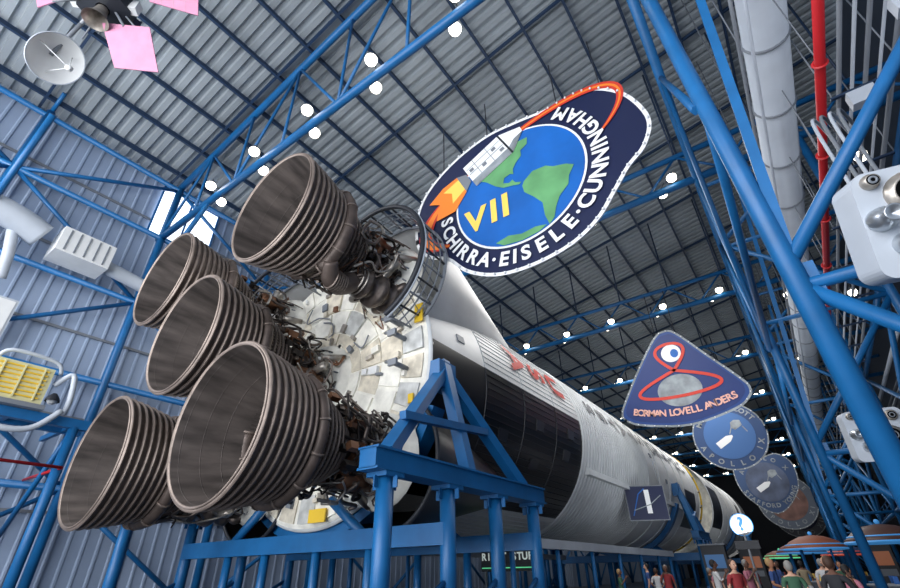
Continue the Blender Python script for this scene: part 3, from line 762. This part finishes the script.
for y,z in((5.6,6.6),(12.5,9)):
    b.tube((-26,y,z+.3),(-25.2,y,z+.3),.03,GREY,6);b.lathe((-25.2,y,z),[(0,.28),(.15,.24),(.35,.08)],DARK,14,axis='z');b.sphere((-25.2,y,z+.05),.2,WHITE,10)
b.finish('wall_lamps')

# ------------------------------------------------------------ multi-lens projector housings
def projector(loc,s,yaw,pitch):
    b=B();rot=Matrix.Rotation(yaw,3,'Z')@Matrix.Rotation(pitch,3,'X')
    L=Vector(loc)
    def P(x,y,z): return L+rot@Vector((x*s,y*s,z*s))
    n=6;pts=[]
    for cx,cz,a0 in((.42,.42,0),(-.42,.42,90),(-.42,-.42,180),(.42,-.42,270)):
        for k in range(n+1):
            a=radians(a0+90*k/n);pts.append((cx+.13*cos(a),cz+.13*sin(a)))
    m=len(pts);vs=[P(x,-.2,z) for x,z in pts]+[P(x,.25,z) for x,z in pts]
    b.add(vs,[tuple(range(m)),tuple(reversed(range(m,2*m)))]+[(i,m+i,m+(i+1)%m,(i+1)%m) for i in range(m)],DUCT)
    for x,z,r in((-.12,.26,.16),(.22,-.04,.16),(.34,.38,.09),(-.4,.44,.06),(-.04,-.12,.05),(.1,.1,.04)):
        b.lathe(P(x,-.2,z),[(0,r*s*1.3),(-.04*s,r*s*1.3),(-.05*s,r*s*1.1),(-.09*s,r*s*1.05),(-.09*s,r*s*.9)],PIPEL,24,rot=rot)
        b.lathe(P(x,-.2,z),[(-.09*s,r*s*.91),(-.085*s,.001)],GLASSD,24,rot=rot)
        b.torus(P(x,-.2-.092,z),r*s*.5,.012*s,GREY,20,5,rot=rot)
    for x,z in((-.42,.04),(-.28,-.24),(.04,-.4)):
        b.lathe(P(x,-.2,z),[(.02*s,.12*s),(-.1*s,.115*s),(-.16*s,.08*s),(-.2*s,.045*s),(-.28*s,.085*s),(-.28*s,.07*s),(-.22*s,.001)],CHROME,22,rot=rot)
    b.tube(P(0,.25,0),P(0,.7,.1),.06*s,DARK,8);b.tube(P(0,.7,.1),P(.5,1.2,.1),.06*s,DARK,8)
    b.finish('projector_housing')
projector((2.06,6.5,3.4),1.15,radians(14),radians(20))
projector((1.95,16.5,2.95),1.15,radians(10),radians(8))
projector((2.1,13.5,1.5),.9,radians(10),radians(8))

# ------------------------------------------------------------ visitor kiosks, signs
NEON=mat('neon_blue',(60,130,190),.4,emit=.5);NEONG=mat('neon_green',(90,200,140),.4,emit=.8);NEONR=mat('neon_red',(200,80,60),.4,emit=.4)
KOR=mat('kiosk_orange',(126,66,40),.6);KRD=mat('kiosk_red',(104,30,32),.6);KBL=mat('kiosk_blue',(30,60,104),.6);KBR=mat('kiosk_brown',(74,48,42),.5)
def kiosk(x,y,m1,m2,r=1.4):
    b=B();z=FZ
    b.lathe((x,y,z),[(0,1.0),(.9,1.0),(.95,1.15),(1.02,1.15),(1.02,.01)],GREY,24,axis='z')
    for k in range(4): a=pi/4+pi/2*k;b.tube((x+.9*cos(a),y+.9*sin(a),z),(x+.9*cos(a),y+.9*sin(a),z+2.5),.05,STEEL,8)
    b.lathe((x,y,z+2.4),[(0,r),(.14,r),(.16,r*.95),(.4,r*.75),(.6,r*.4),(.68,.02)],m1,28,axis='z')
    b.torus((x,y,z+2.42),r,.05,m2,28,6,axis='z');b.torus((x,y,z+2.62),r*.9,.035,m2,28,6,axis='z')
    b.sphere((x,y,z+3.15),.1,m2,8)
    random.seed(int(x*10)+99)
    for k in range(10): a=2*pi*k/10;b.box((x+.8*cos(a),y+.8*sin(a),z+1.15),(.16,.16,.25),random.choice([PRED,PYEL,PBLUE,PWHITE,KBL]))
    b.finish('souvenir_kiosk')
kiosk(-.6,33.5,KOR,NEON);kiosk(-1.6,42,KRD,NEON,1.4);kiosk(.9,52,KBL,NEONR,1.6);kiosk(-4,60,KOR,NEONG,1.5);kiosk(1.9,27,KBR,NEON,1.3)
b=B();c0=(-3.05,28,1.8)
b.tube((c0[0],28,FZ),(c0[0],28,1.4),.05,GREY,8);b.lathe(c0,[(.05,.45),(-.05,.45),(-.06,.001)],PWHITE,28);b.torus(c0,.45,.04,NEON,28,6)
put_text(b,lambda x,z,o:(c0[0]+x,28-.07-o,c0[2]+z),'?',0,0,.6,.01,PBLUE);b.box((c0[0],28,.95),(1.0,.1,.35),DARK);b.finish('information_sign')
b=B();b.box((-12.4,22,.55),(3.2,.15,1.0),DARK);put_text(b,lambda x,z,o:(-12.4+x,21.9-o,.65+z),'RIGHT STUFF',0,0,.32,.01,mat('sign_letter_glow',(205,215,210),.4,emit=.4),adv=.28)
b.tube((-13.9,21.85,.2),(-10.9,21.85,.2),.025,NEONG,6);b.tube((-13.8,22,FZ),(-13.8,22,.1),.05,GREY,6);b.tube((-11,22,FZ),(-11,22,.1),.05,GREY,6);b.finish('gallery_sign')
SCR=mat('screen_dim_blue',(50,96,144),.4,emit=.35);SCR2=mat('screen_dim_warm',(150,88,54),.4,emit=.3)
for i,(x,y,m) in enumerate([(-6.5,40,SCR),(-5.4,50,SCR2),(-7,62,SCR),(2.5,45,SCR2),(3,60,SCR)]):
    b=B();b.box((x,y,-.1),(1.5,.8,3.0),DARK);b.box((x,y-.42,.45),(1.2,.03,.8),m);b.box((x,y-.42,-.35),(1.2,.03,.4),GREY);b.box((x,y,1.45),(1.7,1.0,.1),GREY);b.finish('exhibit_display')

# ------------------------------------------------------------ people
LIPS=mat('lips',(170,90,85))
def person(x,y,face,hgt,shirt,pants,hair,skin,pose=0):
    J={}
    def s(name,p,r): J[name]=(Vector(p),r)
    s('pel',(0,0,.95),.15);s('waist',(0,0,1.08),.135);s('chest',(0,-.01,1.3),.165);s('neck0',(0,0,1.45),.09);s('neck',(0,-.01,1.52),.055);s('head0',(0,-.02,1.58),.06)
    for sd,sx in(('L',1),('R',-1)):
        st=.09*(1 if sd=='L' else -1)
        s('hip'+sd,(.1*sx,0,.88),.11);s('kn'+sd,(.11*sx,-st,.5),.068);s('an'+sd,(.11*sx,st*.6,.09),.045);s('to'+sd,(.12*sx,st*.6-.17,.04),.04)
        s('sh'+sd,(.19*sx,0,1.41),.065)
        if pose==1 and sd=='R': s('el'+sd,(.27*sx,-.1,1.18),.045);s('wr'+sd,(.16*sx,-.28,1.42),.03)
        elif pose==2: s('el'+sd,(.27*sx,.02,1.15),.045);s('wr'+sd,(.17*sx,-.2,1.08),.03)
        else: s('el'+sd,(.25*sx,.02,1.13),.045);s('wr'+sd,(.26*sx,-.05,.88),.03)
    names=list(J);ed=[('pel','waist'),('waist','chest'),('chest','neck0'),('neck0','neck'),('neck','head0')]
    for sd in 'LR': ed+=[('pel','hip'+sd),('hip'+sd,'kn'+sd),('kn'+sd,'an'+sd),('an'+sd,'to'+sd),('neck0','sh'+sd),('sh'+sd,'el'+sd),('el'+sd,'wr'+sd)]
    me=bpy.data.meshes.new('t');me.from_pydata([J[n][0] for n in names],[(names.index(p),names.index(q)) for p,q in ed],[])
    ob=bpy.data.objects.new('t',me);scene.collection.objects.link(ob)
    sk=ob.modifiers.new('s','SKIN');sk.use_smooth_shade=True
    for i,n in enumerate(names): me.skin_vertices[0].data[i].radius=(J[n][1],J[n][1]*(.75 if n in('chest','waist','pel') else 1))
    me.skin_vertices[0].data[0].use_root=True
    ob.modifiers.new('b','SUBSURF').levels=1
    bpy.context.view_layer.update()
    m2=bpy.data.meshes.new_from_object(ob.evaluated_get(bpy.context.evaluated_depsgraph_get()))
    b=B();sc_=hgt/1.75;R=Matrix.Rotation(face,3,'Z')
    T=lambda v:(Vector((x,y,FZ))+R@(Vector(v)*sc_))
    V=[v.co.copy() for v in m2.vertices];groups={}
    for p in m2.polygons:
        c=sum((V[i] for i in p.vertices),Vector())/len(p.vertices)
        if c.z>1.47: m=skin
        elif abs(c.x)>.215 and c.z<1.24 or (c.y<-.16 and c.z>1.0): m=skin
        elif c.z>.93: m=shirt
        elif c.z<.08: m=DARK
        else: m=pants
        groups.setdefault(m,[]).append(tuple(p.vertices))
    o=len(b.v);b.v+=[tuple(T(v)) for v in V]
    for m,fl in groups.items():
        k=b.mi(m)
        for f in fl: b.f.append(tuple(i+o for i in f));b.m.append(k);b.sm.append(True)
    bpy.data.objects.remove(ob)
    hs=sc_
    b.sphere(T((0,-.02,1.665)),.1*hs,skin,16,(.8,.95,1.18),R)
    b.sphere(T((0,.012,1.69)),.108*hs,hair,16,(.84,.92,1.1),R)
    b.sphere(T((0,-.125,1.65)),.018*hs,skin,8,(.8,1,1.3),R)
    for sx in(-1,1):
        b.sphere(T((.035*sx,-.103,1.675)),.012*hs,DARK,6);b.sphere(T((.083*sx,-.01,1.66)),.022*hs,skin,8,(.4,.8,1.3),R)
        w=J['wr'+('L' if sx>0 else 'R')][0];e=J['el'+('L' if sx>0 else 'R')][0];d=(w-e).normalized();sd=d.cross(Vector((1,0,0))).normalized()
        b.path([T(w),T(w+d*.05),T(w+d*.09)],[.028*hs,.04*hs,.036*hs],skin,8)
        for k in range(4):
            o2=sd*(.024*(k-1.5));b.path([T(w+d*.08+o2),T(w+d*(.13-.008*abs(k-1.2))+o2),T(w+d*(.165-.012*abs(k-1.2))+o2+Vector((-.015*sx,0,0)))],[.011*hs,.01*hs,.008*hs],skin,6)
        b.path([T(w+d*.03+sd*.03),T(w+d*.07+sd*.06),T(w+d*.1+sd*.065)],[.012*hs,.011*hs,.009*hs],skin,6)
    b.tube(T((-.025,-.108,1.612)),T((.025,-.108,1.612)),.006*hs,LIPS,5)
    b.finish('visitor')
SK=[mat('skin_light',(200,156,132),.6),mat('skin_tan',(166,116,88),.6),mat('skin_dark',(98,66,52),.6)]
HR=[mat('hair_brown',(64,42,30),.7),mat('hair_black',(24,20,20),.7),mat('hair_blond',(166,134,90),.7),mat('hair_grey',(130,128,124),.7)]
CL=[mat('cloth_red',(140,42,46),.8),mat('cloth_white',(190,190,190),.8),mat('cloth_blue',(46,72,124),.8),mat('cloth_green',(52,90,68),.8),mat('cloth_black',(32,34,40),.8),mat('cloth_pink',(170,104,120),.8),mat('cloth_khaki',(136,122,98),.8)]
random.seed(5)
for i,(px_,py_) in enumerate([(-2.2,15.7),(-3.3,19.5),(-1.6,18.6),(-.9,14.6),(-.1,12.8),(.15,15.2),(-2.9,24),(-5.6,22.5),(-6.4,24),(-7.0,24.9),(-7.6,22.8),(-5.0,28),(-4.4,26),(-1.2,27),(-3.6,33),(-.4,22),(-2.3,30),(.1,26),(-.2,18.5),(-2.6,21.5)]):
    person(px_,py_,random.uniform(-3.1,3.1),random.uniform(1.58,1.84),CL[i%7],CL[(i*3+4)%7],HR[i%4],SK[(i*2)%3],i%3)

# ------------------------------------------------------------ light
w=bpy.data.worlds.new('sky');scene.world=w;w.use_nodes=True
w.node_tree.nodes['Background'].inputs[0].default_value=(.66,.79,1,1);w.node_tree.nodes['Background'].inputs[1].default_value=.52
def area(name,loc,target,sx,sy,power,col):
    l=bpy.data.lights.new(name,'AREA');l.shape='RECTANGLE';l.size=sx;l.size_y=sy;l.energy=power;l.color=col
    o=bpy.data.objects.new(name,l);scene.collection.objects.link(o);o.location=loc
    o.rotation_euler=(Vector(target)-Vector(loc)).to_track_quat('-Z','Y').to_euler();return o
area('front_fill',(-8,-13,9),(-10,12,11),26,12,6200,(.98,.98,1))  # added fill behind the camera, standing in for an unseen glazed front
area('ceiling_fill',(-14,-11,.5),(-16,12,24),24,4,3600,(.92,.96,1))  # added low fill aimed upward to brighten the roof deck
area('left_fill',(-24,-9,17),(-12,9,8),7,5,2600,(1,.98,.95))  # added out-of-view fill, makes the left side light stronger for contrast
for y in (21.5,49.5,77.5):
    area('hall_downlight',(-7,y,18.6),(-9,y,0),14,10,2100,(1,.98,.95))
area('upward_fill',(-1.5,26,4),(-5,34,26),3,8,420,(.92,.96,1))  # added fill lifting the ceiling, no fixture modelled here
area('upward_fill',(-1.5,60,4),(-5,68,26),3,8,280,(.92,.96,1))  # second added ceiling fill, farther down the hall

# ------------------------------------------------------------ camera
f,th,roll,az=458.07,.5481,-.017,.6182
F=Vector((-sin(az)*cos(th),cos(az)*cos(th),sin(th)));R0=Vector((cos(az),sin(az),0));U0=R0.cross(F)
Rv=cos(roll)*R0+sin(roll)*U0;Uv=-sin(roll)*R0+cos(roll)*U0
cm=bpy.data.cameras.new('camera');cm.sensor_width=36;cm.lens=f/900*36;cm.clip_end=500
co=bpy.data.objects.new('camera',cm);scene.collection.objects.link(co)
M=Matrix((Rv,Uv,-F)).transposed().to_4x4();M.translation=Vector((0,0,H));co.matrix_world=M
scene.camera=co
